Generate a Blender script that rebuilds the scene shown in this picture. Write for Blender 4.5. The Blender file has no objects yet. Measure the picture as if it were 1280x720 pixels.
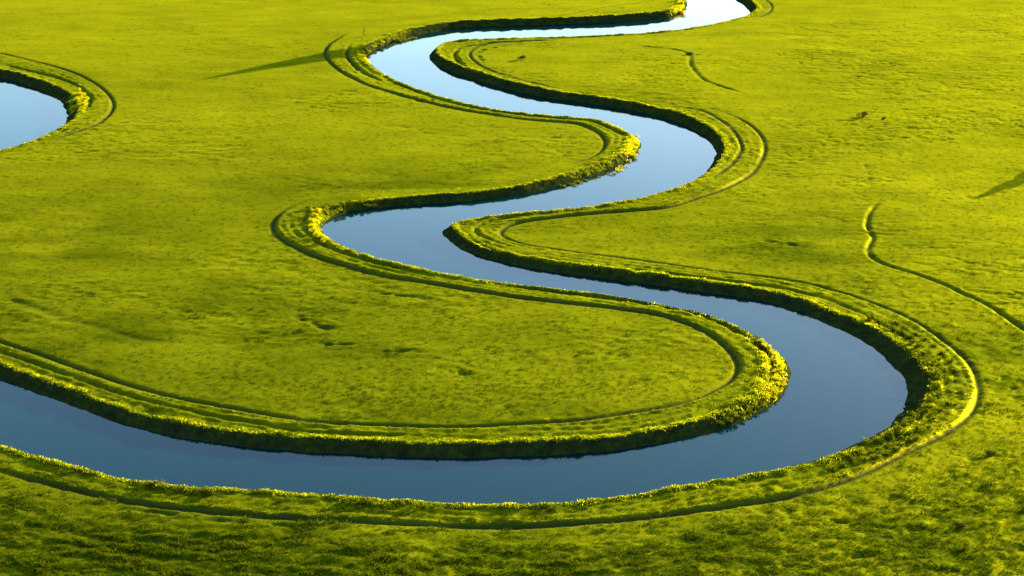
import bpy, math, random
import numpy as np
from mathutils import Vector

rng = np.random.default_rng(7)
random.seed(7)
C = bpy.context.scene.collection
SC = bpy.context.scene
QUICK = False

# ------------------------------------------------------------------ camera geometry
FPX, HCAM, HORIZON = 2200.0, 68.0, -350.0
PITCH = math.atan((360 - HORIZON) / FPX)
SUN_AZ, SUN_EL = math.radians(43.0), math.radians(10.5)
FIELD = 0.65          # meadow level above the water

def land_h(y):
    t = np.clip((np.asarray(y, float) - 180) / 220, 0, 1)
    return FIELD + 0.6 * t * t * (3 - 2 * t)

def on_land(pts):
    g = ground(pts, FIELD)
    for _ in range(2): g = ground(pts, land_h(g[:, 1]))
    return g

def ground(pts, z=0.0):
    """map survey: photo coordinates -> place on the level plane z"""
    p = np.asarray(pts, float)
    u = (p[:, 0] - 640) / FPX
    v = (p[:, 1] - 360) / FPX
    dy = math.cos(PITCH) - v * math.sin(PITCH)
    dz = -math.sin(PITCH) - v * math.cos(PITCH)
    t = (z - HCAM) / dz
    return np.stack([u * t, dy * t], -1)

def catmull(P, step):
    P = np.asarray(P, float)
    Q = np.vstack([2 * P[0] - P[1], P, 2 * P[-1] - P[-2]])
    out = []
    for i in range(1, len(Q) - 2):
        n = max(2, int(np.linalg.norm(Q[i + 1] - Q[i]) / step) + 1)
        t = np.linspace(0, 1, n, endpoint=False)[:, None]
        p0, p1, p2, p3 = Q[i - 1], Q[i], Q[i + 1], Q[i + 2]
        out.append(0.5 * (2 * p1 + (p2 - p0) * t + (2 * p0 - 5 * p1 + 4 * p2 - p3) * t * t + (3 * p1 - p0 - 3 * p2 + p3) * t ** 3))
    out.append(P[-1:])
    c = np.vstack(out)
    # even spacing
    s = np.r_[0, np.cumsum(np.linalg.norm(np.diff(c, axis=0), axis=1))]
    k = np.linspace(0, s[-1], max(3, int(s[-1] / step)))
    return np.stack([np.interp(k, s, c[:, j]) for j in range(c.shape[1])], -1)

def smooth(c, n):
    c = c.copy()
    for _ in range(n):
        c[1:-1] = 0.25 * c[:-2] + 0.5 * c[1:-1] + 0.25 * c[2:]
    return c

# ------------------------------------------------------------------ river outlines
EDGE_A = [(560,-58),(700,-40),(800,-24),(848,-10),(858,0),(860,8),(854,17),(831,25.5),(775,32),(700,35.6),(625,38),(569,40.5),(531,46),(501,52.5),
 (475,62),(460,71),(462,77),(475,90),(497.5,103),(531,116),(569,127.5),(606,136),(662,142.5),(700,145.5),(737.5,149),(760,155.6),
 (782,165),(797,174),(803,182),(799,191),(786,204),(760,215.6),(730,227),(700,235.5),(662,244.5),(625,250.5),(587,255),(550,257),
 (512,259.5),(475,263.6),(440,267.5),(417.5,274),(406,282),(405.5,289),(410,298),(425,306),(451,317),(477.5,325),(515,334),(552.5,342),
 (590,348),(639,355),(676,359.5),(732.5,365.5),(770,370),(800,376),(837.5,383),(875,390.6),(905,400),(935,412),(957.5,426),(974,441),
 (987,456),(992,470),(991,482),(980,502.5),(961,515.6),(939,527),(905,540),(867.5,549),(831,556.5),(775,565.5),(719,570),(662,572.6),
 (606,574.5),(550,574.5),(494,573),(437.5,570),(400,568),(354,566),(292,559.6),(229,550),(167,536.7),(125,523),(83,506.7),(42,491.7),
 (0,477.5),(-70,450),(-140,418),(-220,370)]
EDGE_B = [(560,-72),(700,-58),(800,-42),(880,-18),(918,-2),(931,9),(937,17),(935,20.6),(924,24),(894,31),(856,36.5),(819,40),(775,42.5),(719,45),
 (662,46.7),(625,48),(595,49.2),(569,52.5),(550,58),(539,65.6),(536,73),(540.6,80.6),(557.5,90),(587.5,101),(625,112.5),(662,122),
 (700,129),(737.5,134),(775,139.5),(812.5,147),(842.5,154.5),(861,162),(879,172.5),(890,184),(892.6,195),(888,207),(875,221),(856,232),
 (830,240),(800,248),(751,257),(695,263),(639,268),(601,271.7),(575,277),(556,284.5),(550.6,290.5),(552.5,297),(564,306),(582.5,317),
 (612.5,327),(650,335.5),(695,343),(751,350),(800,356.5),(856,364),(912.5,372),(957.5,379.5),(987.5,389),(1025,404),(1062.5,420.6),
 (1092.5,441),(1115,462),(1127,479),(1129,492),(1124,512),(1112,529),(1096,541),(1062.5,558),(1025,573),(969,587),(912.5,597),(856,606.5),
 (812.5,614.5),(756,622.5),(700,628),(644,631),(587.5,631),(550,628.5),(512.5,625),(467.5,623),(417,619),(354,613.5),(292,610.5),
 (240,608.5),(200,605),(146,597),(96,583),(42,568),(0,555),(-60,533),(-130,500),(-220,455)]
POND = [(-200,92),(-120,92),(-60,94),(0,101),(22.5,106),(45,113.6),(64,122),(76,131),(80,142.5),(76,158),(49,173),(22.5,182),(0,188),(-60,199),(-130,206),(-200,208)]

VIEW_UP = np.array([0.0, 1.0])

def waterline(px, outward_left, run=1.75):
    """photo edge -> true waterline: near banks hide the water behind their crest, far banks mirror in it"""
    g = catmull(ground(px), 0.7)
    g = smooth(g, 3)
    t = np.gradient(g, axis=0); t /= np.linalg.norm(t, axis=1)[:, None]
    n = np.stack([-t[:, 1], t[:, 0]], -1) * (1 if outward_left else -1)
    n = smooth(n, 4)
    v = g / np.linalg.norm(g, axis=1)[:, None]
    tt = -(n * v).sum(1)
    dist = np.linalg.norm(g, axis=1)
    hb = land_h(g[:, 1])
    ze = np.where(tt > 0, tt * (hb + 0.22), tt * np.maximum(hb - run * HCAM / dist, 0.05))
    g = g - v * (ze * dist / HCAM)[:, None] - n * (np.maximum(tt, 0) * run)[:, None]
    return smooth(g, 4)

WA = waterline(EDGE_A, False)
WB = waterline(EDGE_B, True)
def turns_left(P): 
    x, y = P[:, 0], P[:, 1]
    return (x * np.roll(y, -1) - np.roll(x, -1) * y).sum() > 0
RIVER = np.vstack([WA, WB[::-1]])
WP = waterline(POND, True)
LINES_W = [(WA, False), (WB, True), (WP, True)]

# ------------------------------------------------------------------ levee edges, drains, tracks   (pts, amplitudes at ends 0)
LEVEE = [
 [(440,38),(426,47),(413,56),(408,67.5),(415,79),(434,94),(460,107),(494,118),(531,127.5),(569,136),(606,142),(655,149),(700,152.6),(722,154.5),(741,161),(754,169),(759,178),(754,189),(735,200),(700,210)],
 [(412,240),(391,248),(365,257.5),(348,270.6),(344,284),(354,297),(376,310),(406,323),(444,334),(481,344),(526,351),(582,360.6),(639,370),(695,377),(751,383),(800,389),(837,396),(867,407),(894,420.6),(912,435.6),(924,450.6),(925.6,464),(922,470),(912.5,480),(894,491),(867.5,502.5),(830,512),(775,521),(719,529),(662,532.5),(587.5,536),(531,536),(475,534),(430,532),(375,528),(312.5,518),(229,503),(167,487),(104,466),(42,444),(0,430),(-60,405),(-120,380)],
 [(700,50),(662,51),(610,54),(592,60),(585,67.5),(591,77),(610,88),(645,99),(700,112)],
 [(830,133),(875,139),(909,159),(922,176),(924,189),(912,206),(890,222)],
 [(870,132),(901,141),(931,154),(948,169),(954,184),(948,202),(935,217.5),(900,236),(867,247),(837,257),(800,261.5),(732.5,267),(657,275.5),(631,282),(622,289),(631,297),(657,305.5),(714,314),(800,326),(856,334),(912,342),(969,349),(1025,359),(1070,372),(1119,390.6),(1156,411),(1190,435.6),(1210,456),(1219,480),(1219,495),(1212,512),(1194,530.6),(1167,547.5),(1130,564),(1089,585),(1040,604),(980,620.6),(920,632),(856,641),(800,648),(719,654),(662,657),(606,657.5),(550,656),(475,653.5),(417,650.5),(333,647),(250,639),(187.5,631),(125,619),(62.5,604),(0,587),(-80,562)],
 [(920,-14),(945,-6),(957,1),(963,8),(960,16),(945,22)],
 [(-60,58),(0,69),(37.5,77),(75,88),(105,99),(127.5,112.5),(139,127.5),(135,140.6),(120,154),(94,165),(56,178)],
]
LEVEE_AMP = [0.24, 0.21, 0.18, 0.17, 0.21, 0.18, 0.22]
# (points, depth, half width)
DRAIN = [
 ([(1102,246),(1096,254),(1088,264),(1083,276),(1087,288),(1091,297),(1086,309),(1089,321),(1111,332.5),(1149,344),(1194,360.6),(1231,377.5),(1261,396),(1280,409),(1330,445)], 0.30, 0.36),
 ([(780,58),(820,61),(845,64),(862,70),(862,78),(868,88),(882,101),(912,112),(935,118)], 0.24, 0.5),
 ([(862,70),(872,70),(884,67)], 0.25, 0.5),
 ([(470,88),(488,101),(531,119),(569,131),(640,143),(700,149.5),(740,153),(775,167),(788,176),(789,186)], 0.32, 0.4),
 ([(437,57),(433,66),(437,76),(455,92),(480,104)], 0.5, 0.5),
 ([(395,258),(383,272),(383,288),(396,303),(425,316),(470,329),(520,340)], 0.3, 0.4),
 ([(366,262),(362,276),(367,290),(385,303),(420,318)], 0.15, 0.4),
 ([(600,353),(680,364),(760,374),(820,383),(870,394),(905,407),(935,424),(958,443),(964,458),(962,474),(950,490)], 0.5, 0.38),
 ([(586,281),(580,289),(592,302),(630,318),(690,329),(800,345),(900,359),(960,370),(1020,385),(1070,405),(1110,432),(1130,455),(1146,480)], 0.28, 0.35),
 ([(760,259),(700,266),(640,273),(604,280),(594,288),(604,297),(650,312)], 0.25, 0.35),
 ([(800,338),(900,351),(1000,366),(1060,385),(1110,410),(1150,438)], 0.2, 0.3),
 ([(620,55),(585,58),(570,64),(570,74),(585,86),(620,100)], 0.4, 0.5),
 ([(640,56),(605,62),(598,70),(608,82)], 0.35, 0.5),
 ([(0,80),(40,90),(80,101),(105,114),(112,128),(104,142)], 0.3, 0.4),
 ([(560,546),(470,545),(380,540),(300,528),(220,512),(150,494),(80,470),(20,448),(-40,428)], 0.2, 0.3),
 ([(60,610),(140,632),(260,652),(380,662),(520,668)], 0.25, 0.4),
 ([(0,655),(60,662),(160,676),(300,685)], 0.25, 0.5),
 ([(0,372),(30,384),(70,398),(120,412),(150,420),(190,428),(240,430)], 0.1, 0.7),
 ([(470,150),(500,158),(540,166),(600,172)], 0.12, 0.6),
 ([(1170,250),(1220,246),(1260,240),(1300,232)], 0.15, 0.6),
 ([(1165,590),(1200,577),(1240,567),(1275,570)], 0.16, 0.4),
 ([(1000,640),(1080,655),(1150,660)], 0.2, 0.5),
 ([(1240,455),(1262,478),(1270,500)], 0.25, 0.4),
 ([(1080,200),(1083,215),(1090,232)], 0.12, 0.4),
 ([(930,295),(975,303),(1030,312)], 0.2, 0.5),
 ([(365,392),(395,404),(418,415)], 0.34, 0.7),
 ([(392,432),(430,430),(452,430)], 0.34, 0.6),
 ([(455,437),(500,441),(540,446)], 0.28, 0.7),
 ([(540,462),(590,474)], 0.3, 0.7),
 ([(440,360),(500,368),(560,378)], 0.22, 0.6),
]

# ------------------------------------------------------------------ terrain grid
def stretch(a, b, step_fn, lim):
    xs = [a]
    while xs[-1] < b: xs.append(xs[-1] + step_fn(xs[-1]))
    s = step_fn(xs[-1])
    while xs[-1] < lim:
        s *= 1.22; xs.append(xs[-1] + s)
    return xs
q = 2.0 if QUICK else 1.0
xr = np.array(stretch(0.0, 145.0, lambda v: 0.27 * q, 9000))
X1 = np.r_[-xr[:0:-1], xr]
yf = stretch(121.0, 470.0, lambda v: 0.2 * q * (v / 125.0) ** 0.75, 12000)
yb = [121.0]; s = 0.3
while yb[-1] > -9000: s *= 1.25; yb.append(yb[-1] - s)
Y1 = np.array(yb[:0:-1] + yf)
NX, NY = len(X1), len(Y1)
GX, GY = np.meshgrid(X1, Y1)

def lattice_noise(x, y, seed):
    """smooth value noise, any shape"""
    r = np.random.default_rng(seed)
    T = r.random((256, 256)).astype(np.float32) * 2 - 1
    xi = np.floor(x).astype(np.int64); yi = np.floor(y).astype(np.int64)
    fx = x - xi; fy = y - yi
    fx = fx * fx * fx * (fx * (fx * 6 - 15) + 10); fy = fy * fy * fy * (fy * (fy * 6 - 15) + 10)
    a = T[yi & 255, xi & 255]; b = T[yi & 255, (xi + 1) & 255]
    c = T[(yi + 1) & 255, xi & 255]; d = T[(yi + 1) & 255, (xi + 1) & 255]
    return (a * (1 - fx) + b * fx) * (1 - fy) + (c * (1 - fx) + d * fx) * fy

def fbm(x, y, seed, octaves=4, gain=0.5):
    t = 0; a = 1.0; n = 0
    for o in range(octaves):
        ca, sa = math.cos(o * 1.1), math.sin(o * 1.1)
        t = t + a * lattice_noise((x * ca - y * sa) * 2 ** o + 17.3 * o, (x * sa + y * ca) * 2 ** o + 9.1 * o, seed + o)
        n += a; a *= gain
    return t / n

def sstep(a, b, x):
    t = np.clip((x - a) / (b - a), 0, 1)
    return t * t * (3 - 2 * t)

def poly_dist(lines, R, gx1, gy1):
    """distance / side / arc-length-fraction of the nearest polyline point inside R (grids are rectilinear)"""
    D = np.full((len(gy1), len(gx1)), R, np.float64)
    S = np.ones_like(D); U = np.zeros_like(D)
    for P, left in lines:
        sg = 1.0 if left else -1.0
        n = len(P) - 1
        for i in range(n):
            a, b = P[i], P[i + 1]
            x0, x1 = min(a[0], b[0]) - R, max(a[0], b[0]) + R
            y0, y1 = min(a[1], b[1]) - R, max(a[1], b[1]) + R
            i0, i1 = np.searchsorted(gx1, [x0, x1]); j0, j1 = np.searchsorted(gy1, [y0, y1])
            if i1 <= i0 or j1 <= j0: continue
            px = gx1[None, i0:i1] - a[0]; py = gy1[j0:j1, None] - a[1]
            e = b - a; L2 = e @ e
            t = np.clip((px * e[0] + py * e[1]) / L2, 0, 1)
            dx = px - t * e[0]; dy = py - t * e[1]
            d = np.sqrt(dx * dx + dy * dy)
            sub = D[j0:j1, i0:i1]; m = d < sub
            sub[m] = d[m]
            cr = (e[0] * py - e[1] * px)
            S[j0:j1, i0:i1][m] = (np.where(cr > 0, 1.0, -1.0) * sg)[m]
            U[j0:j1, i0:i1][m] = ((i + t) / n)[m]
    return D, S, U

BEND, BEND2 = ground([(1140, 465)])[0], ground([(85, 140)])[0]
RW = 24.0
D, S, _ = poly_dist(LINES_W, RW, X1, Y1)
DW = D * S                                            # >0 on land, <0 in water
near_water = D < RW

Z = land_h(GY)
RUNF = 1.0 + 0.6 * np.exp(-((GX - BEND[0]) ** 2 + (GY - BEND[1]) ** 2) / 22.0 ** 2) + 0.6 * np.exp(-((GX - BEND2[0]) ** 2 + (GY - BEND2[1]) ** 2) / 18.0 ** 2)
DB = np.where(DW > 0, DW / RUNF, DW)
far = sstep(500, 900, np.hypot(GX, GY - 150))
Z += 0.8 * fbm(GX / 85, GY / 85, 100, 3) * sstep(3, 12, DW)
Z += 0.22 * fbm(GX / 17, GY / 22, 110, 3) * sstep(2, 12, DW)
Z += far * 14 * fbm(GX / 900, GY / 900, 120, 3)

LEVEE_LINES = []; trench = np.zeros_like(GX)
levee_mask = np.zeros_like(GX)
edge_mask = np.zeros_like(GX)
for pts, amp in zip(LEVEE, LEVEE_AMP):
    P = smooth(catmull(on_land(pts), 0.8), 3)
    t = np.gradient(P, axis=0); t /= np.linalg.norm(t, axis=1)[:, None]
    nl = np.stack([-t[:, 1], t[:, 0]], -1)
    def dw_at(Q):
        ii = np.clip(np.searchsorted(X1, Q[:, 0]), 0, NX - 1); jj = np.clip(np.searchsorted(Y1, Q[:, 1]), 0, NY - 1)
        return DW[jj, ii]
    left_is_river = dw_at(P + nl * 3).mean() < dw_at(P - nl * 3).mean()
    d, sg, u = poly_dist([(P, left_is_river)], 9.0, X1, Y1)
    LEVEE_LINES.append((P, left_is_river))
    ds = d * sg                                      # >0 towards the river
    fade = sstep(0, 0.06, u) * sstep(1, 0.94, u) * (d < 8.99)
    var = 0.8 + 0.35 * fbm(GX / 9, GY / 9, 130, 2)
    up = sstep(-0.1, 0.45, ds) * (1 - 0.75 * sstep(1.2, 7.5, ds))
    dip = np.exp(-((ds + 0.36) / 0.30) ** 2) * 1.2
    Z += fade * var * amp * (up - dip)
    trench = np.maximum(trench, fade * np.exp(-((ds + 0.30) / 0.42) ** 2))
    levee_mask = np.maximum(levee_mask, fade * sstep(0, 0.6, ds) * (d < 8.9))
    edge_mask = np.maximum(edge_mask, fade * np.exp(-((ds - 0.75) / 0.55) ** 2))
soil_shade = 0.9 * trench  # trench floors darkened to paint the shade line; drains add bare earth
for pts, dep, w in DRAIN:
    P = catmull(on_land(pts), 0.6)
    P = P + np.stack([fbm(P[:, 0] / 3, P[:, 1] / 3, 140, 2), fbm(P[:, 0] / 3, P[:, 1] / 3, 150, 2)], -1) * 0.16
    d, sg, u = poly_dist([(P, True)], 4.0, X1, Y1)
    fade = sstep(0, 0.12, u) * sstep(1, 0.88, u) * (d < 3.99)
    if dep < 0.4 and len(pts) < 6:                    # soft broken hollows
        fade = np.sqrt(sstep(0, 0.4, u) * sstep(1, 0.6, u)) * (d < 3.99) * np.clip(0.45 + 1.9 * fbm(GX / 1.7, GY / 1.3, 165, 3), 0, 1.1)
    g = np.exp(-(d / w) ** 2) * fade * (0.9 + 0.5 * fbm(GX / 3, GY / 3, 160, 3))
    Z += -dep * g + 0.08 * dep * np.exp(-((d - 1.9 * w) / (0.8 * w)) ** 2) * fade
    soil_shade = np.maximum(soil_shade, g * min(1, dep / 0.6))

# long shallow creases over the right-hand meadow
crease = np.abs(fbm(GX / 7.5 + 0.5 * GY / 7.5, GY / 3.2, 185, 4))
right_side = sstep(5, 40, GX) * sstep(150, 190, GY) * sstep(6, 14, DW)
Z -= right_side * 0.11 * (1 - sstep(0.0, 0.12, crease)) * sstep(-0.1, 0.3, fbm(GX / 24, GY / 30, 187, 2))
# hand-placed patches of darker, greener grass
dark_green = np.zeros_like(GX)
for p_, rx_, ry_ in (((250, 400), 24, 16), ((60, 300), 22, 22), ((470, 455), 16, 8), ((1010, 300), 16, 14), ((520, 235), 26, 12), ((300, 690), 34, 9), ((1130, 690), 26, 9), ((1230, 440), 10, 14)):
    c_ = on_land([p_])[0]; dark_green = np.maximum(dark_green, np.exp(-((GX - c_[0]) / rx_) ** 2 - ((GY - c_[1]) / ry_) ** 2))
dark_green = np.clip(dark_green * (0.6 + 1.5 * fbm(GX / 9, GY / 5, 188, 5)), 0, 1)
# rows of tussocks running along the river on the levee
sweep = land_rough = sstep(172, 140, GY) * sstep(8, 12, DW) * sstep(24, 19, DW) * near_water
rows2 = np.sin(2 * math.pi * (DW / 2.1 + 0.9 * fbm(GX / 9, GY / 9, 172, 3)))
Z += sweep * 0.09 * rows2 * (0.4 + 0.9 * fbm(GX / 5, GY / 3, 176, 3))
strip = sstep(1.8, 3.0, DW) * sstep(9.5, 6.0, DW) * near_water
rows = np.sin(2 * math.pi * (DW / 1.25 + 0.5 * fbm(GX / 11, GY / 11, 170, 2)))
Z += strip * (0.035 * rows * (0.5 + levee_mask)) * (0.6 + 0.8 * fbm(GX / 6, GY / 6, 175, 2))
# tussocky turf: long low ridges across the foreground, finer on the banks
rough = sstep(0.0, 0.45, fbm(GX / 26, GY / 20, 180, 3) + 0.55 * sstep(185, 135, GY))
land = sstep(1.5, 3.5, DW)
tus = fbm(GX / 1.9, GY / 1.25, 190, 3)
detail = sstep(520, 300, GY) * sstep(1200, 200, np.abs(GX))
Z += land * detail * (0.03 + 0.15 * rough) * (0.6 * tus + 0.4 * np.abs(fbm(GX / 1.1, GY / 0.9, 200, 2)))
Z += land * detail * 0.03 * fbm(GX / 0.55, GY / 0.6, 210, 2)
Z += levee_mask * land * 0.07 * fbm(GX / 0.8, GY / 0.8, 220, 2)
# banks and river bed
crest = 0.14 * np.exp(-((DB - 2.0) / 0.6) ** 2)
Zland = Z + crest + 0.2 * np.exp(-((DB - 2.3) / 0.9) ** 2) * fbm(GX / 1.6, GY / 1.6, 230, 2)
wob = 0.35 * fbm(GX / 2.5, GY / 2.5, 240, 3)
b = sstep(-0.15, 1.75, DB + wob * sstep(-1, 1, DW)) ** 0.85
Z = np.where(near_water & (DW < 3.2), Zland * b + (-0.22) * (1 - b), Zland)
Z = np.where(DW < 0, -0.2 - 1.1 * sstep(0, 4, -DW), Z)
bank = near_water * sstep(2.2, 1.75, DB + wob)

def grid_mesh(name, xs, ys, zz):
    nx, ny = len(xs), len(ys)
    gx, gy = np.meshgrid(xs, ys)
    co = np.stack([gx, gy, zz], -1).reshape(-1, 3).astype(np.float32)
    i = np.arange(nx * ny).reshape(ny, nx)
    f = np.stack([i[:-1, :-1], i[:-1, 1:], i[1:, 1:], i[1:, :-1]], -1).reshape(-1, 4)
    return raw_mesh(name, co, f)

def raw_mesh(name, co, f):
    me = bpy.data.meshes.new(name)
    k = f.shape[1]
    me.vertices.add(len(co)); me.vertices.foreach_set('co', np.ascontiguousarray(co, np.float32).ravel())
    me.loops.add(f.size); me.loops.foreach_set('vertex_index', np.ascontiguousarray(f, np.int32).ravel())
    me.polygons.add(len(f)); me.polygons.foreach_set('loop_start', np.arange(0, f.size, k, dtype=np.int32))
    me.update(calc_edges=True); me.validate()
    return me

def attr(me, name, v):
    a = me.attributes.new(name, 'FLOAT', 'POINT')
    a.data.foreach_set('value', np.ascontiguousarray(v, np.float32).ravel())

def link(name, me, m, **props):
    o = bpy.data.objects.new(name, me); C.objects.link(o)
    if m: me.materials.append(m)
    for k, v in props.items(): o[k] = v
    return o

# ------------------------------------------------------------------ materials
class NT:
    def __init__(s, name):
        s.m = bpy.data.materials.new(name); s.m.use_nodes = True
        s.t = s.m.node_tree; s.t.nodes.clear()
        s.out = s.n('ShaderNodeOutputMaterial')
    def n(s, kind, **kw):
        nd = s.t.nodes.new(kind)
        for k, v in kw.items():
            if k in nd.inputs: nd.inputs[k].default_value = v
            else: setattr(nd, k, v)
        return nd
    def l(s, a, b): s.t.links.new(a, b)
    def noise(s, scale, detail=3, vec=None, rough=0.5):
        nd = s.n('ShaderNodeTexNoise'); nd.inputs['Scale'].default_value = scale
        nd.inputs['Detail'].default_value = detail; nd.inputs['Roughness'].default_value = rough
        if vec: s.l(vec, nd.inputs['Vector'])
        return nd.outputs['Fac']
    def ramp(s, fac, stops):
        r = s.n('ShaderNodeValToRGB'); e = r.color_ramp.elements
        while len(e) < len(stops): e.new(0.5)
        for k, (p, c) in zip(e, stops):
            k.position = p; k.color = (*c, 1)
        s.l(fac, r.inputs['Fac']); return r.outputs['Color']
    def mix(s, fac, a, b, blend='MIX'):
        m = s.n('ShaderNodeMix', data_type='RGBA', blend_type=blend)
        for v, i in ((fac, 0), (a, 6), (b, 7)):
            if hasattr(v, 'is_output') or isinstance(v, bpy.types.NodeSocket): s.l(v, m.inputs[i])
            else: m.inputs[i].default_value = v if i == 0 else (*v, 1)
        return m.outputs[2]
    def attr(s, name):
        return s.n('ShaderNodeAttribute', attribute_name=name).outputs['Fac']

def mat_ground():
    t = NT('meadow_turf')
    pos = t.n('ShaderNodeNewGeometry').outputs['Position']
    mp = t.n('ShaderNodeMapping'); mp.inputs['Scale'].default_value = (0.55, 1.0, 1.0); t.l(pos, mp.inputs['Vector'])
    big = t.noise(0.022, 4, mp.outputs[0], 0.55)
    mid = t.noise(0.16, 5, mp.outputs[0], 0.6)
    fine = t.noise(2.2, 3, pos, 0.6)
    c1 = t.ramp(big, [(0.32, (0.0024, 0.0053, 0.0002)), (0.5, (0.0059, 0.0100, 0.0002)), (0.68, (0.0124, 0.0153, 0.0003))])
    c2 = t.ramp(mid, [(0.3, (0.0035, 0.0065, 0.0003)), (0.5, (0.0065, 0.0100, 0.0002)), (0.72, (0.0112, 0.0142, 0.0003))])
    c = t.mix(0.45, c1, c2)
    cf = t.ramp(fine, [(0.25, (0.55, 0.62, 0.5)), (0.6, (1.0, 1.0, 1.0)), (0.85, (1.25, 1.2, 1.1))])
    c = t.mix(0.55, c, cf, 'MULTIPLY')
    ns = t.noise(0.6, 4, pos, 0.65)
    soil_shade = t.ramp(ns, [(0.3, (0.008, 0.009, 0.004)), (0.7, (0.018, 0.020, 0.006))])
    sf = t.n('ShaderNodeMath', operation='MULTIPLY'); t.l(t.attr('soil_shade'), sf.inputs[0]); sf.inputs[1].default_value = 0.95; sf.use_clamp = True
    dark_green_f = t.attr('dark_green'); c = t.mix(dark_green_f, c, t.mix(1.0, c, (0.62, 0.74, 0.65), 'MULTIPLY'))
    c = t.mix(sf.outputs[0], c, soil_shade)
    nb = t.noise(0.9, 5, pos, 0.7)
    bankc = t.ramp(nb, [(0.3, (0.006, 0.0065, 0.0028)), (0.5, (0.011, 0.0145, 0.0030)), (0.72, (0.022, 0.030, 0.0030))])  # dark earth and turf, blackened further to paint the bank's shade
    c = t.mix(t.attr('bank'), c, bankc)
    p = t.n('ShaderNodeBsdfPrincipled'); t.l(c, p.inputs['Base Color'])
    p.inputs['Roughness'].default_value = 0.75; p.inputs['Specular IOR Level'].default_value = 0.0
    sw = t.n('ShaderNodeMath', operation='MULTIPLY_ADD'); t.l(dark_green_f, sw.inputs[0]); sw.inputs[1].default_value = -0.022; sw.inputs[2].default_value = 0.044; t.l(sw.outputs[0], p.inputs['Sheen Weight']); p.inputs['Sheen Roughness'].default_value = 0.45
    p.inputs['Sheen Tint'].default_value = (0.75, 0.75, 0.008, 1)
    bn = t.noise(3.0, 4, pos, 0.65)
    bp = t.n('ShaderNodeBump'); bp.inputs['Strength'].default_value = 0.5; bp.inputs['Distance'].default_value = 0.12
    t.l(bn, bp.inputs['Height']); t.l(bp.outputs[0], p.inputs['Normal'])
    # waxy blades glint forwards, towards a viewer who looks into the sun
    g = t.n('ShaderNodeBsdfAnisotropic'); wg = t.n('ShaderNodeMix', data_type='RGBA'); t.l(t.mix(0.6, t.ramp(big, [(0.35, (0.42, 0.46, 0.006)), (0.65, (0.95, 0.84, 0.01))]), t.ramp(mid, [(0.32, (0.36, 0.40, 0.005)), (0.68, (0.98, 0.87, 0.01))])), wg.inputs[6]); wg.inputs[7].default_value = (0.33, 0.38, 0.005, 1); t.l(dark_green_f, wg.inputs[0]); t.l(wg.outputs[2], g.inputs['Color']); g.inputs['Roughness'].default_value = 0.50
    mx = t.n('ShaderNodeMixShader'); gm = t.n('ShaderNodeMath', operation='MULTIPLY_ADD'); mxm = t.n('ShaderNodeMath', operation='MAXIMUM'); t.l(t.attr('bank'), mxm.inputs[0]); t.l(sf.outputs[0], mxm.inputs[1]); t.l(mxm.outputs[0], gm.inputs[0])
    inv = t.n('ShaderNodeMath', operation='SUBTRACT'); inv.inputs[0].default_value = 1.0; t.l(mxm.outputs[0], inv.inputs[1])
    sm = t.n('ShaderNodeMath', operation='MULTIPLY'); t.l(sw.outputs[0], sm.inputs[0]); t.l(inv.outputs[0], sm.inputs[1]); t.l(sm.outputs[0], p.inputs['Sheen Weight'])
    gm.inputs[1].default_value = -GLINT; gm.inputs[2].default_value = GLINT; t.l(gm.outputs[0], mx.inputs[0])
    t.l(p.outputs[0], mx.inputs[1]); t.l(g.outputs[0], mx.inputs[2]); t.l(mx.outputs[0], t.out.inputs['Surface'])
    return t.m

GLINT = 0.10
def mat_water():
    t = NT('river_water')
    p = t.n('ShaderNodeBsdfPrincipled')
    p.inputs['Base Color'].default_value = (0.0, 0.008, 0.008, 1)
    p.inputs['Roughness'].default_value = 0.03; p.inputs['IOR'].default_value = 1.15; p.inputs['Specular Tint'].default_value = (0.0, 0.6, 0.8, 1)
    pos = t.n('ShaderNodeNewGeometry').outputs['Position']
    w = t.noise(0.5, 3, pos); bp = t.n('ShaderNodeBump')
    bp.inputs['Strength'].default_value = 0.06; bp.inputs['Distance'].default_value = 0.05
    t.l(w, bp.inputs['Height']); t.l(bp.outputs[0], p.inputs['Normal'])
    t.l(p.outputs[0], t.out.inputs['Surface'])
    return t.m

M_GROUND, M_WATER = mat_ground(), mat_water()

me = grid_mesh('meadow', X1, Y1, Z)
attr(me, 'soil_shade', soil_shade); attr(me, 'bank', bank); attr(me, 'dark_green', dark_green)
me.polygons.foreach_set('use_smooth', np.ones(len(me.polygons), bool))
ground_obj = link('ground', me, M_GROUND, kind='structure')

# ------------------------------------------------------------------ water sheets
def water_sheet(name, lines, label_seed):
    P = np.vstack([l[0] for l in lines])
    xs = np.arange(P[:, 0].min() - 4, P[:, 0].max() + 4, 1.0); ys = np.arange(P[:, 1].min() - 4, P[:, 1].max() + 4, 1.0)
    d, s, _ = poly_dist(lines, 40.0, xs, ys)
    inside = ((d * s) < 1.6) & (d < 39.9)
    i = np.arange(len(xs) * len(ys)).reshape(len(ys), len(xs))
    k = inside[:-1, :-1] & inside[:-1, 1:] & inside[1:, 1:] & inside[1:, :-1]
    f = np.stack([i[:-1, :-1], i[:-1, 1:], i[1:, 1:], i[1:, :-1]], -1)[k]
    gx, gy = np.meshgrid(xs, ys)
    co = np.stack([gx, gy, np.zeros_like(gx)], -1).reshape(-1, 3)
    used, inv = np.unique(f, return_inverse=True)
    return link(name, raw_mesh(name, co[used], inv.reshape(-1, 4)), M_WATER, kind='structure')
water_sheet('river', LINES_W[:2], 1)
water_sheet('oxbow_water', LINES_W[2:], 2)

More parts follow.
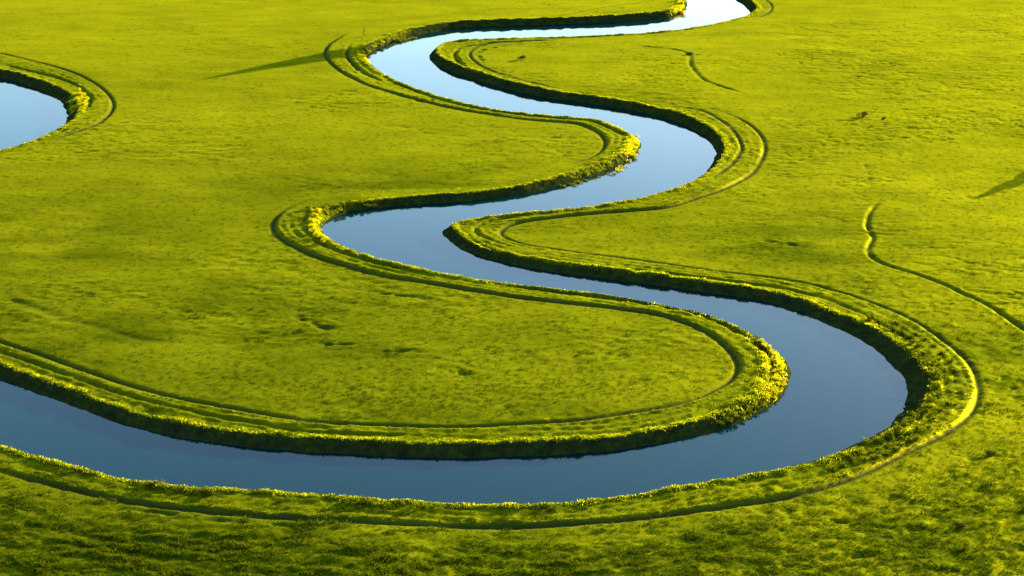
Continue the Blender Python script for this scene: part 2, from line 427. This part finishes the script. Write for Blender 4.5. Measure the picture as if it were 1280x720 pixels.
# ------------------------------------------------------------------ grass
def mat_leaf(name, stops, translucency=0.4, per_object=False):
    t = NT(name)
    tone = t.attr('tone')
    if per_object:
        oi = t.n('ShaderNodeObjectInfo').outputs['Random']
        ad = t.n('ShaderNodeMath', operation='ADD'); t.l(tone, ad.inputs[0])
        mu = t.n('ShaderNodeMath', operation='MULTIPLY_ADD'); t.l(oi, mu.inputs[0]); mu.inputs[1].default_value = 0.3; mu.inputs[2].default_value = -0.15
        t.l(mu.outputs[0], ad.inputs[1]); tone = ad.outputs[0]
    c = t.ramp(tone, stops)
    d = t.n('ShaderNodeBsdfDiffuse'); tr = t.n('ShaderNodeBsdfTranslucent'); mx = t.n('ShaderNodeMixShader')
    t.l(c, d.inputs['Color']); t.l(c, tr.inputs['Color'])
    mx.inputs[0].default_value = translucency
    t.l(d.outputs[0], mx.inputs[1]); t.l(tr.outputs[0], mx.inputs[2]); t.l(mx.outputs[0], t.out.inputs['Surface'])
    return t.m
M_GRASS = mat_leaf('grass_blades', [(0.0, (0.0115, 0.0211, 0.0007)), (0.5, (0.0255, 0.0370, 0.0007)), (1.0, (0.0549, 0.0638, 0.0009))])
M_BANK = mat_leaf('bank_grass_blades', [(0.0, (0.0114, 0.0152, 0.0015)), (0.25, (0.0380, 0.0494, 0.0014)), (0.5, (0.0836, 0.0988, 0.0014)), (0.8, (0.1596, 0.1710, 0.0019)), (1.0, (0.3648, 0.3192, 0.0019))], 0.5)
M_BUSH = mat_leaf('bush_leaves', [(0.0, (0.0266, 0.0380, 0.0019)), (0.5, (0.0646, 0.0745, 0.0017)), (1.0, (0.1216, 0.1178, 0.0023))], 0.45, True)
M_GOLD = mat_leaf('yellow_bush_leaves', [(0.0, (0.0912, 0.0912, 0.0019)), (0.45, (0.2280, 0.1976, 0.0015)), (1.0, (0.4180, 0.3344, 0.0023))], 0.55, True)  # flower yellow with sunlight painted in, for bushes on lit bends
M_DARK = mat_leaf('dark_bush_leaves', [(0.0, (0.012, 0.016, 0.004)), (1.0, (0.035, 0.042, 0.008))], 0.3, True)
M_PINE = mat_leaf('pine_needles', [(0.0, (0.02, 0.035, 0.010)), (1.0, (0.05, 0.075, 0.016))], 0.15)
tb = NT('bark'); pb = tb.n('ShaderNodeBsdfPrincipled'); pb.inputs['Roughness'].default_value = 0.9
tb.l(tb.ramp(tb.noise(3.0, 4), [(0.3, (0.05, 0.035, 0.022)), (0.7, (0.13, 0.09, 0.06))]), pb.inputs['Base Color']); tb.l(pb.outputs[0], tb.out.inputs['Surface'])
M_BARK = tb.m

def bilerp(F, x, y):
    i = np.clip(np.searchsorted(X1, x) - 1, 0, NX - 2); j = np.clip(np.searchsorted(Y1, y) - 1, 0, NY - 2)
    fx = np.clip((x - X1[i]) / (X1[i + 1] - X1[i]), 0, 1); fy = np.clip((y - Y1[j]) / (Y1[j + 1] - Y1[j]), 0, 1)
    return (F[j, i] * (1 - fx) + F[j, i + 1] * fx) * (1 - fy) + (F[j + 1, i] * (1 - fx) + F[j + 1, i + 1] * fx) * fy

def blades(name, x, y, h, r, width, nb, mat, tone, lean=0.45, **props):
    """one mesh of curved blades growing in tufts (x, y): h height, r tuft radius"""
    n = len(x)
    X = np.repeat(x, nb); Y = np.repeat(y, nb); Hh = np.repeat(h, nb) * rng.uniform(0.55, 1.15, n * nb)
    R = np.repeat(r, nb); W = np.repeat(width, nb) * rng.uniform(0.6, 1.2, n * nb)
    th = rng.uniform(0, 2 * np.pi, n * nb); q_ = np.sqrt(rng.random(n * nb)) * R
    bx = X + np.cos(th) * q_; by = Y + np.sin(th) * q_
    bz = bilerp(Z, bx, by) - 0.03
    az = th + rng.normal(0, 0.9, n * nb); ln = Hh * lean * rng.uniform(0.2, 1.6, n * nb)
    tx = bx + np.cos(az) * ln; ty = by + np.sin(az) * ln; tz = bz + Hh
    fa = rng.uniform(0, np.pi, n * nb); wx = np.cos(fa) * W * 0.5; wy = np.sin(fa) * W * 0.5
    mx_ = bx + (tx - bx) * 0.35; my_ = by + (ty - by) * 0.35; mz_ = bz + Hh * 0.6
    co = np.stack([np.stack([bx - wx, by - wy, bz], -1), np.stack([bx + wx, by + wy, bz], -1),
                   np.stack([mx_ + wx * 0.8, my_ + wy * 0.8, mz_], -1), np.stack([tx, ty, tz], -1),
                   np.stack([mx_ - wx * 0.8, my_ - wy * 0.8, mz_], -1)], 1).reshape(-1, 3)
    f = np.arange(n * nb * 5, dtype=np.int32).reshape(-1, 5)
    me = raw_mesh(name, co, f)
    tn = np.clip(np.repeat(tone, nb) + rng.normal(0, 0.12, n * nb), 0, 1)
    attr(me, 'tone', np.repeat(tn, 5))
    return link(name, me, mat, **props)

def in_view(x, y, m=12):
    return (np.abs(x) < y * (640 / FPX) / math.cos(PITCH) * 1.02 + m)
def scatter(n, y0, y1, m=12):
    y = rng.uniform(y0, y1, n); x = rng.uniform(-150, 150, n)
    k = in_view(x, y, m); return x[k], y[k]

# short meadow turf: denser near, thinning with distance where it blends into the turf itself
xs, ys = scatter(560000, 124, 470)
k = rng.random(len(xs)) < np.clip((150.0 / ys) ** 2.8, 0, 1)
xs, ys = xs[k], ys[k]
dw = bilerp(DW, xs, ys); rg = bilerp(rough, xs, ys); sl = bilerp(soil_shade, xs, ys)
k = (dw > 2.2) & (rng.random(len(xs)) > sl * 1.2)
xs, ys, rg = xs[k], ys[k], rg[k]
cl = 0.5 + 0.5 * fbm(xs / 2.6, ys / 1.6, 300, 3)
hh = 0.05 + 0.07 * rng.random(len(xs)) + rg * 0.20 * sstep(0.5, 0.85, cl) * sstep(210, 160, ys) * sstep(95, 10, xs) + rg * 0.1 * sstep(0.45, 0.85, cl)
tn = np.clip(0.55 - 0.4 * bilerp(dark_green, xs, ys) + 0.35 * fbm(xs / 30, ys / 22, 310, 4) + 0.15 * rng.normal(size=len(xs)), 0, 1)
blades('meadow_grass', xs, ys, hh, 0.22 + 0.2 * rng.random(len(xs)), np.full(len(xs), 0.075), 8, M_GRASS, tn, 0.6, kind='stuff')

# the nearest turf, blade by blade, in tussocks strung along the curve of the river
xs, ys = scatter(330000, 124, 182)
k = rng.random(len(xs)) < sstep(184, 150, ys); xs, ys = xs[k], ys[k]
dw = bilerp(DW, xs, ys); rg = bilerp(rough, xs, ys) * sstep(60, -10, xs); k = (dw > rng.uniform(9.5, 13, len(xs))) & (rng.random(len(xs)) < sstep(75, 0, xs)); xs, ys, dw, rg = xs[k], ys[k], dw[k], rg[k]
cl = 0.5 + 0.5 * fbm(xs / 1.5, np.where(dw < 23.9, dw, ys) / 0.65 + 0.3 * fbm(xs / 6, ys / 6, 330, 2), 335, 3)
k = rng.random(len(xs)) < 0.35 + 0.65 * sstep(0.4, 0.65, cl); xs, ys, rg, cl = xs[k], ys[k], rg[k], cl[k]
hh = 0.07 + 0.06 * rng.random(len(xs)) + (0.04 + 0.16 * rg) * sstep(0.5, 0.75, cl)
blades('near_grass', xs, ys, hh, 0.16 + 0.1 * rng.random(len(xs)), np.full(len(xs), 0.05), 9, M_GRASS, np.clip(0.30 + 0.5 * sstep(0.35, 0.7, cl) + 0.14 * rng.normal(size=len(xs)), 0, 1), 0.55, kind='stuff')

# lush growth along the river banks and on the levees
def along(lines, n, d0, d1):
    out = []
    for P, left in lines:
        rf = bilerp(RUNF, P[:, 0], P[:, 1])
        t = np.gradient(P, axis=0); t /= np.linalg.norm(t, axis=1)[:, None]
        nr = np.stack([-t[:, 1], t[:, 0]], -1) * (1 if left else -1)
        m = int(n * len(P)); i = rng.integers(0, len(P), m)
        out.append(P[i] + nr[i] * (rng.uniform(d0, d1, m) * (rf[i] if d1 < 3 else 1.0))[:, None] + t[i] * rng.uniform(-0.5, 0.5, m)[:, None])
    Q = np.vstack(out); k = in_view(Q[:, 0], Q[:, 1], 15) & (Q[:, 1] > 118) & (Q[:, 1] < 540)
    return Q[k, 0], Q[k, 1]
bx_, by_, bh_, br_, bt_ = [], [], [], [], []
for n_, d0, d1, h0, h1 in ((7.0, 1.8, 2.4, 0.10, 0.32), (4.0, 2.5, 8.5, 0.05, 0.14), (0.8, 0.9, 1.7, 0.06, 0.15)):
    x_, y_ = along(LINES_W, n_, d0, d1)
    dd = bilerp(DB, x_, y_); lv = bilerp(levee_mask, x_, y_)
    k = (dd > d0 - 0.1)
    if d0 == 2.5: k &= rng.random(len(x_)) < 0.15 + 0.85 * lv
    x_, y_ = x_[k], y_[k]
    v = 0.5 + 0.5 * fbm(x_ / 2.2, y_ / 2.2, 320, 3)
    bx_.append(x_); by_.append(y_); bh_.append(h0 + (h1 - h0) * sstep(0.2, 0.8, v) * rng.uniform(0.5, 1.1, len(x_)))
    br_.append(rng.uniform(0.2, 0.45, len(x_))); bt_.append(np.clip(rng.normal(0.66 if d0 == 1.8 else 0.5 if d0 == 2.5 else 0.08, 0.15, len(x_)), 0, 1))  # crest tufts toned bright as if sunlit, face tufts dark as if shaded
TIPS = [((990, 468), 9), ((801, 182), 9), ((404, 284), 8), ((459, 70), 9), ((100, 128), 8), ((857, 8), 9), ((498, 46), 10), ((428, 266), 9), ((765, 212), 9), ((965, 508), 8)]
for q_, (c_, rad_) in enumerate(TIPS):                              # grass toned yellow to paint sunlight on the bends that face the sun
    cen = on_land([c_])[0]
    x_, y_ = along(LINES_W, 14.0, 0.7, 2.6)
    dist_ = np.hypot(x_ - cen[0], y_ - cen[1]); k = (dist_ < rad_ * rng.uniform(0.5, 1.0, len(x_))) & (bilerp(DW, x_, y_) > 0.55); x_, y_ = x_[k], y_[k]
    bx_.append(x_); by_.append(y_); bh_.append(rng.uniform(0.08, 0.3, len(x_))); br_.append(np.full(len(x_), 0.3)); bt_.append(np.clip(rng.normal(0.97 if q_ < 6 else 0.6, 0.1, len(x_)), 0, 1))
for P, left in LEVEE_LINES:                       # fringe toned brighter to paint a sunlit line along the levee's outer edge
    t = np.gradient(P, axis=0); t /= np.linalg.norm(t, axis=1)[:, None]
    nr = np.stack([-t[:, 1], t[:, 0]], -1) * (1 if left else -1)
    m = 2 * len(P); i = rng.integers(int(0.04 * len(P)), int(0.96 * len(P)), m)
    Q = P[i] + nr[i] * rng.uniform(0.3, 0.75, m)[:, None] + t[i] * rng.uniform(-0.5, 0.5, m)[:, None]
    k = in_view(Q[:, 0], Q[:, 1], 15) & (Q[:, 1] > 118); Q = Q[k]; m = len(Q)
    bx_.append(Q[:, 0]); by_.append(Q[:, 1]); bh_.append(rng.uniform(0.05, 0.13, m)); br_.append(np.full(m, 0.15)); bt_.append(np.clip(rng.normal(0.5, 0.12, m), 0, 1))
cat = np.concatenate
blades('bank_grass', cat(bx_), cat(by_), cat(bh_), cat(br_), np.full(len(cat(bx_)), 0.09), 12, M_BANK, cat(bt_), 0.4, kind='stuff')

# ------------------------------------------------------------------ bushes and tussocks, each a thing of its own
def bush_mesh(name, seed, w, h, nl, leaf, mat):
    r = np.random.default_rng(seed)
    # several off-centre leaf clumps of different height, leaves spread through their volume, plus stems
    nc = 6
    cx = r.normal(0, 0.30 * w, nc); cy = r.normal(0, 0.26 * w, nc); ch = h * r.uniform(0.4, 0.8, nc); cr = w * r.uniform(0.2, 0.36, nc)
    i = r.integers(0, nc, nl)
    u = r.normal(size=(nl, 3)); u /= np.linalg.norm(u, axis=1)[:, None]; u *= r.uniform(0.35, 1, nl)[:, None] ** 0.5
    c = np.stack([cx[i] + u[:, 0] * cr[i], cy[i] + u[:, 1] * cr[i], np.maximum(0.02, ch[i] + u[:, 2] * cr[i] * 0.75)], -1)
    a = r.normal(size=(nl, 3)); a /= np.linalg.norm(a, axis=1)[:, None]
    b = np.cross(a, r.normal(size=(nl, 3))); b /= np.linalg.norm(b, axis=1)[:, None]
    L = leaf * r.uniform(0.6, 1.3, nl)[:, None]
    V = np.stack([c - a * L, c - b * L * 0.5, c + a * L, c + b * L * 0.5], 1).reshape(-1, 3)
    tone = np.repeat(np.clip(0.5 + 0.22 * r.normal(size=nl) + 0.3 * (r.random(nc)[i] - 0.5), 0, 1), 4)
    S_, T_ = [], []
    for j in range(nc):
        for _ in range(3):
            p0 = np.array([cx[j] * 0.3, cy[j] * 0.3, -0.15]); p1 = np.array([cx[j], cy[j], ch[j]]) + r.normal(0, 0.08, 3)
            d = np.array([0.02, 0.02, 0]); S_ += [p0 - d, p0 + d, p1 + d * 0.4, p1 - d * 0.4]; T_ += [0.0] * 4
    V = np.vstack([V, np.array(S_)]); tone = np.r_[tone, T_]
    me = raw_mesh(name, V, np.arange(len(V), dtype=np.int32).reshape(-1, 4)); attr(me, 'tone', tone)
    me.materials.append(mat); return me
BUSH = [bush_mesh('bush', 400 + i, 1.5, 0.95, 420, 0.11, M_BUSH) for i in range(5)]
GOLD = [bush_mesh('yellow_bush', 420 + i, 1.4, 0.9, 420, 0.10, M_GOLD) for i in range(4)]
DARK = [bush_mesh('dark_bush', 440 + i, 1.3, 0.8, 320, 0.11, M_DARK) for i in range(3)]
TUSS = [bush_mesh('tussock', 460 + i, 1.1, 0.55, 260, 0.10, M_BUSH) for i in range(4)]

def plant(name, meshes, px, label, cat_, group=None, size=1.0):
    g = on_land([px])[0]
    for _ in range(2):
        g = ground([px], float(bilerp(Z, g[:1], g[1:])[0]))[0]
    o = bpy.data.objects.new(name, random.choice(meshes)); C.objects.link(o)
    o.location = (g[0], g[1], float(bilerp(Z, g[:1], g[1:])[0]) - 0.05)
    s_ = size * random.uniform(0.8, 1.2); o.scale = (s_ * random.uniform(0.85, 1.2), s_ * random.uniform(0.85, 1.2), s_ * random.uniform(0.85, 1.15))
    o.rotation_euler = (0, 0, random.uniform(0, 6.28))
    o['label'] = label; o['category'] = cat_
    if group: o['group'] = group
    return o
def row(pts, step):
    P = catmull(np.array(pts, float), step); return [tuple(p + rng.normal(0, 0.9, 2)) for p in P]
ROWS = [
 ('bush', BUSH, row([(1090,400),(1126,419),(1154,440),(1170,462),(1175,484),(1169,500),(1155,515),(1134,530),(1112,543)], 9), 0.62,
  'bushy green clump in the ragged row on the outer rim of the widest river bend', 'bush', 'bushes along the rim of the wide right bend'),
 ('tussock', TUSS, row([(1120,404),(1160,428),(1188,452),(1198,480),(1196,505)], 12) + row([(1140,424),(1172,448),(1186,478),(1184,505),(1165,525)], 12), 0.55,
  'low grass tussock between the bushy rim and the thin outer ridge of the widest bend', 'tussock', 'tussocks on the levee of the wide right bend'),
 ('tussock', TUSS, row([(1085,553),(1125,545),(1160,535)], 11) + row([(1062,571),(1110,561),(1148,548)], 11) + row([(1040,585),(1085,574),(1120,564)], 11), 0.75,
  'low grass tussock in slanting rows on the near slope below the widest bend', 'tussock', 'tussocks in slanting rows below the wide bend'),
 ('yellow_bush', GOLD, row([(952,428),(964,441),(974,456),(979,470),(977,484),(968,496)], 5) + row([(966,452),(971,470),(968,486),(958,500)], 6), 0.44,
  'golden yellow bush crowded on the tip of the large central peninsula', 'bush', 'yellow bushes on the large peninsula tip'),
 ('bush', BUSH, row([(953,503),(938,511),(922,519),(902,526)], 8), 0.5,
  'green bush on the bank just below the golden bushes, above dark bank shade', 'bush', 'green bushes under the golden peninsula tip'),
 ('yellow_bush', GOLD, row([(400,262),(392,272),(391,284),(397,294),(406,303)], 5), 0.62,
  'yellow sunlit bush on the inner rim of the middle left bend', 'bush', 'yellow bushes on the middle left bend'),
 ('tussock', BUSH, row([(384,262),(402,260),(422,258),(442,255),(467,252)], 8), 0.7,
  'green clump with dark gaps on the far bank of the middle left bend', 'tussock', 'clumps on the far bank of the middle left bend'),
 ('yellow_bush', GOLD, row([(478,49),(466,55),(457,62),(451,70),(456,77)], 5), 0.8,
  'yellow sunlit bush on the inner rim of the upper left bend', 'bush', 'yellow bushes on the upper left bend'),
 ('bush', BUSH, row([(474,52),(486,48),(499,45),(512,42),(528,39)], 8), 1.0,
  'green clump with dark gaps on the far bank of the upper left bend', 'bush', 'clumps on the far bank of the upper left bend'),
 ('yellow_bush', GOLD, row([(793,172),(796,182),(792,191),(785,199),(772,205)], 6), 0.7,
  'yellow green bush on the tip of the smaller upper peninsula', 'bush', 'bushes on the upper peninsula tip'),
 ('bush', BUSH, row([(762,211),(744,216),(726,221),(706,227)], 8), 0.7,
  'clump on the dark far bank behind the upper peninsula tip', 'bush', 'clumps behind the upper peninsula tip'),
 ('bush', BUSH, row([(430,628),(455,630),(480,632)], 10) + row([(500,632),(540,636)], 12), 0.6,
  'low bushy clump on the crest of the nearest bank at mid bottom', 'bush', 'clumps on the nearest bank crest'),
 ('bush', BUSH, row([(188,609),(205,611),(222,613)], 9) + row([(245,615),(262,617)], 9), 0.65,
  'rounded clump bulging over the nearest bank crest towards the left', 'bush', 'bulging clumps on the near left bank'),
 ('yellow_bush', GOLD, row([(98,112),(102,121),(104,131),(101,141)], 6), 0.75,
  'yellow bush on the rim of the left water bend', 'bush', 'yellow bushes at the left water bend'),
 ('yellow_bush', GOLD, row([(846,3),(853,7),(856,12),(848,16)], 5), 1.1,
  'yellow clump on the tip of the most distant peninsula', 'bush', 'yellow clumps on the most distant peninsula'),
]
for nm, ms, pts, sz, lab, ct, gp in ROWS:
    for p_ in pts: plant(nm, ms, p_, lab, ct, gp, sz)
for px_, lab, sz in [((1081,146), 'larger of two dark bushes alone on the open right meadow', 1.05), ((1104,149), 'smaller dark bush beside the larger one on the open right meadow', 0.6),
    ((652,74), 'tiny dark bush alone inside the upper right peninsula', 1.0), ((1237,568), 'dark low bush standing in for tussock shade on turf ridge right of the widest bend', 0.5), ((1199,658), 'small dark bush standing in for tussock shade in lower right turf near the picture corner', 0.5), ((862,69), 'dark bush where the thin upper drain forks', 0.9)]:  # the two lower right ones are dark shapes replacing tussock shadows
    plant('dark_bush', DARK, px_, lab, 'bush', None, sz)

# a thin sapling behind the upper left bend
def tube(pts, radii, seg=7):
    P = np.array(pts, float); V = []; F_ = []
    for i, (p_, r_) in enumerate(zip(P, radii)):
        for j in range(seg):
            a = 2 * math.pi * j / seg; V.append((p_[0] + r_ * math.cos(a), p_[1] + r_ * math.sin(a), p_[2]))
    for i in range(len(P) - 1):
        for j in range(seg): F_.append((i * seg + j, i * seg + (j + 1) % seg, (i + 1) * seg + (j + 1) % seg, (i + 1) * seg + j))
    return V, F_
def tree(name, x, y, height, crown_base, rad, nleaf, leaf, label, cat_, seed, trunk_r, mat):
    r = np.random.default_rng(seed); z0 = float(bilerp(Z, np.array([x]), np.array([y]))[0])
    e = bpy.data.objects.new(name, None); C.objects.link(e); e.location = (x, y, z0); e['label'] = label; e['category'] = cat_
    hs = np.linspace(-0.3, height * 0.97, 9)
    V, F_ = tube([(0.004 * height * math.sin(h_ * 0.3), 0.004 * height * math.cos(h_ * 0.23), h_) for h_ in hs], trunk_r * (1 - 0.85 * np.linspace(0, 1, 9) ** 1.3))
    Vl, Fl = list(V), list(F_)
    for j in range(26):                                   # limbs
        hz = crown_base + (height - crown_base) * r.uniform(0.02, 0.85); a = r.uniform(0, 6.28); L = 0.8 * rad * (1 - (hz - crown_base) / (height - crown_base)) ** 0.7
        v_, f_ = tube([(0, 0, hz), (math.cos(a) * L * 0.5, math.sin(a) * L * 0.5, hz + 0.05 * L), (math.cos(a) * L, math.sin(a) * L, hz + 0.18 * L)], (trunk_r * 0.3, trunk_r * 0.2, trunk_r * 0.08), 5)
        o_ = len(Vl); Vl += v_; Fl += [tuple(k_ + o_ for k_ in q_) for q_ in f_]
    me = bpy.data.meshes.new('trunk'); me.from_pydata(Vl, [], Fl); me.materials.append(M_BARK)
    t_ = bpy.data.objects.new('trunk', me); C.objects.link(t_); t_.parent = e
    q_ = r.random(nleaf) ** 0.75                               # 0 top .. 1 bottom
    whorl = 0.82 + 0.18 * np.sin(q_ * 34 + 2 * r.random(nleaf))
    prof = rad * np.minimum(q_ ** 0.75 * 1.15, 1.0) * np.where(q_ > 0.9, 1 - (q_ - 0.9) * 4, 1) * whorl
    rr = prof * np.sqrt(r.uniform(0.05, 1, nleaf)); a = r.uniform(0, 6.28, nleaf)
    c = np.stack([rr * np.cos(a), rr * np.sin(a), height - q_ * (height - crown_base)], -1)
    u = r.normal(size=(nleaf, 3)); u /= np.linalg.norm(u, axis=1)[:, None]
    b = np.cross(u, r.normal(size=(nleaf, 3))); b /= np.linalg.norm(b, axis=1)[:, None]
    L = leaf * r.uniform(0.6, 1.3, nleaf)[:, None]
    VV = np.stack([c - u * L, c - b * L * 0.5, c + u * L, c + b * L * 0.5], 1).reshape(-1, 3)
    me = raw_mesh('crown', VV, np.arange(len(VV), dtype=np.int32).reshape(-1, 4)); attr(me, 'tone', np.repeat(r.random(nleaf), 4)); me.materials.append(mat)
    k_ = bpy.data.objects.new('crown', me); C.objects.link(k_); k_.parent = e
    return e
g_ = on_land([(456, 46)])[0]
tree('sapling', g_[0], g_[1], 2.6, 0.2, 0.6, 260, 0.10, 'slender sparse sapling standing alone behind the upper left bend', 'sapling', 501, 0.035, M_BUSH)
sun_h = np.array([math.sin(SUN_AZ), math.cos(SUN_AZ)])
tip = on_land([(265, 97)])[0]; L_ = 195.0; T_h = L_ * math.tan(SUN_EL)
b_ = tip + sun_h * L_
tree('pine', b_[0], b_[1], T_h, T_h * (1 - 44 / L_), 4.6, 30000, 0.34, 'tall pine with a small pointed crown whose long shadow crosses the left meadow', 'tree', 502, 0.3, M_PINE)
tip = on_land([(1225, 245)])[0]; L_ = 46.0; T_h = L_ * math.tan(SUN_EL)
b_ = tip + sun_h * L_
tree('conifer', b_[0], b_[1], T_h, 0.6, 3.4, 11000, 0.24, 'broad conifer casting the pointed shadow at the right edge', 'tree', 503, 0.22, M_PINE)

# ------------------------------------------------------------------ light, sky, camera
def setup():
    w = bpy.data.worlds.new('World'); SC.world = w; w.use_nodes = True
    nt = w.node_tree; bg = nt.nodes['Background']
    sky = nt.nodes.new('ShaderNodeTexSky'); sky.sky_type = 'NISHITA'; sky.sun_disc = False
    sky.sun_elevation = SUN_EL; sky.sun_rotation = SUN_AZ
    sky.altitude = 0; sky.air_density = 1.2; sky.dust_density = 1.0; sky.ozone_density = 3.5
    nt.links.new(sky.outputs[0], bg.inputs['Color']); bg.inputs['Strength'].default_value = 0.06
    L = bpy.data.lights.new('sun', 'SUN'); L.energy = 3.3; L.angle = math.radians(0.4); L.color = (1.0, 0.87, 0.68)
    o = bpy.data.objects.new('sun', L); C.objects.link(o)
    d = Vector((math.sin(SUN_AZ) * math.cos(SUN_EL), math.cos(SUN_AZ) * math.cos(SUN_EL), math.sin(SUN_EL)))
    o.rotation_euler = d.to_track_quat('Z', 'Y').to_euler(); o.location = (60, 60, 120)
    cam = bpy.data.cameras.new('camera'); cam.sensor_width = 36; cam.lens = FPX / 1280 * 36
    cam.clip_start = 1; cam.clip_end = 40000
    c = bpy.data.objects.new('camera', cam); C.objects.link(c)
    c.location = (0, 0, HCAM); c.rotation_euler = (math.pi / 2 - PITCH, 0, 0)
    SC.camera = c
    v = SC.view_settings; v.view_transform = 'Standard'; v.look = 'None'; v.gamma = 1; v.use_curve_mapping = False
    v.exposure = 4.1
setup()
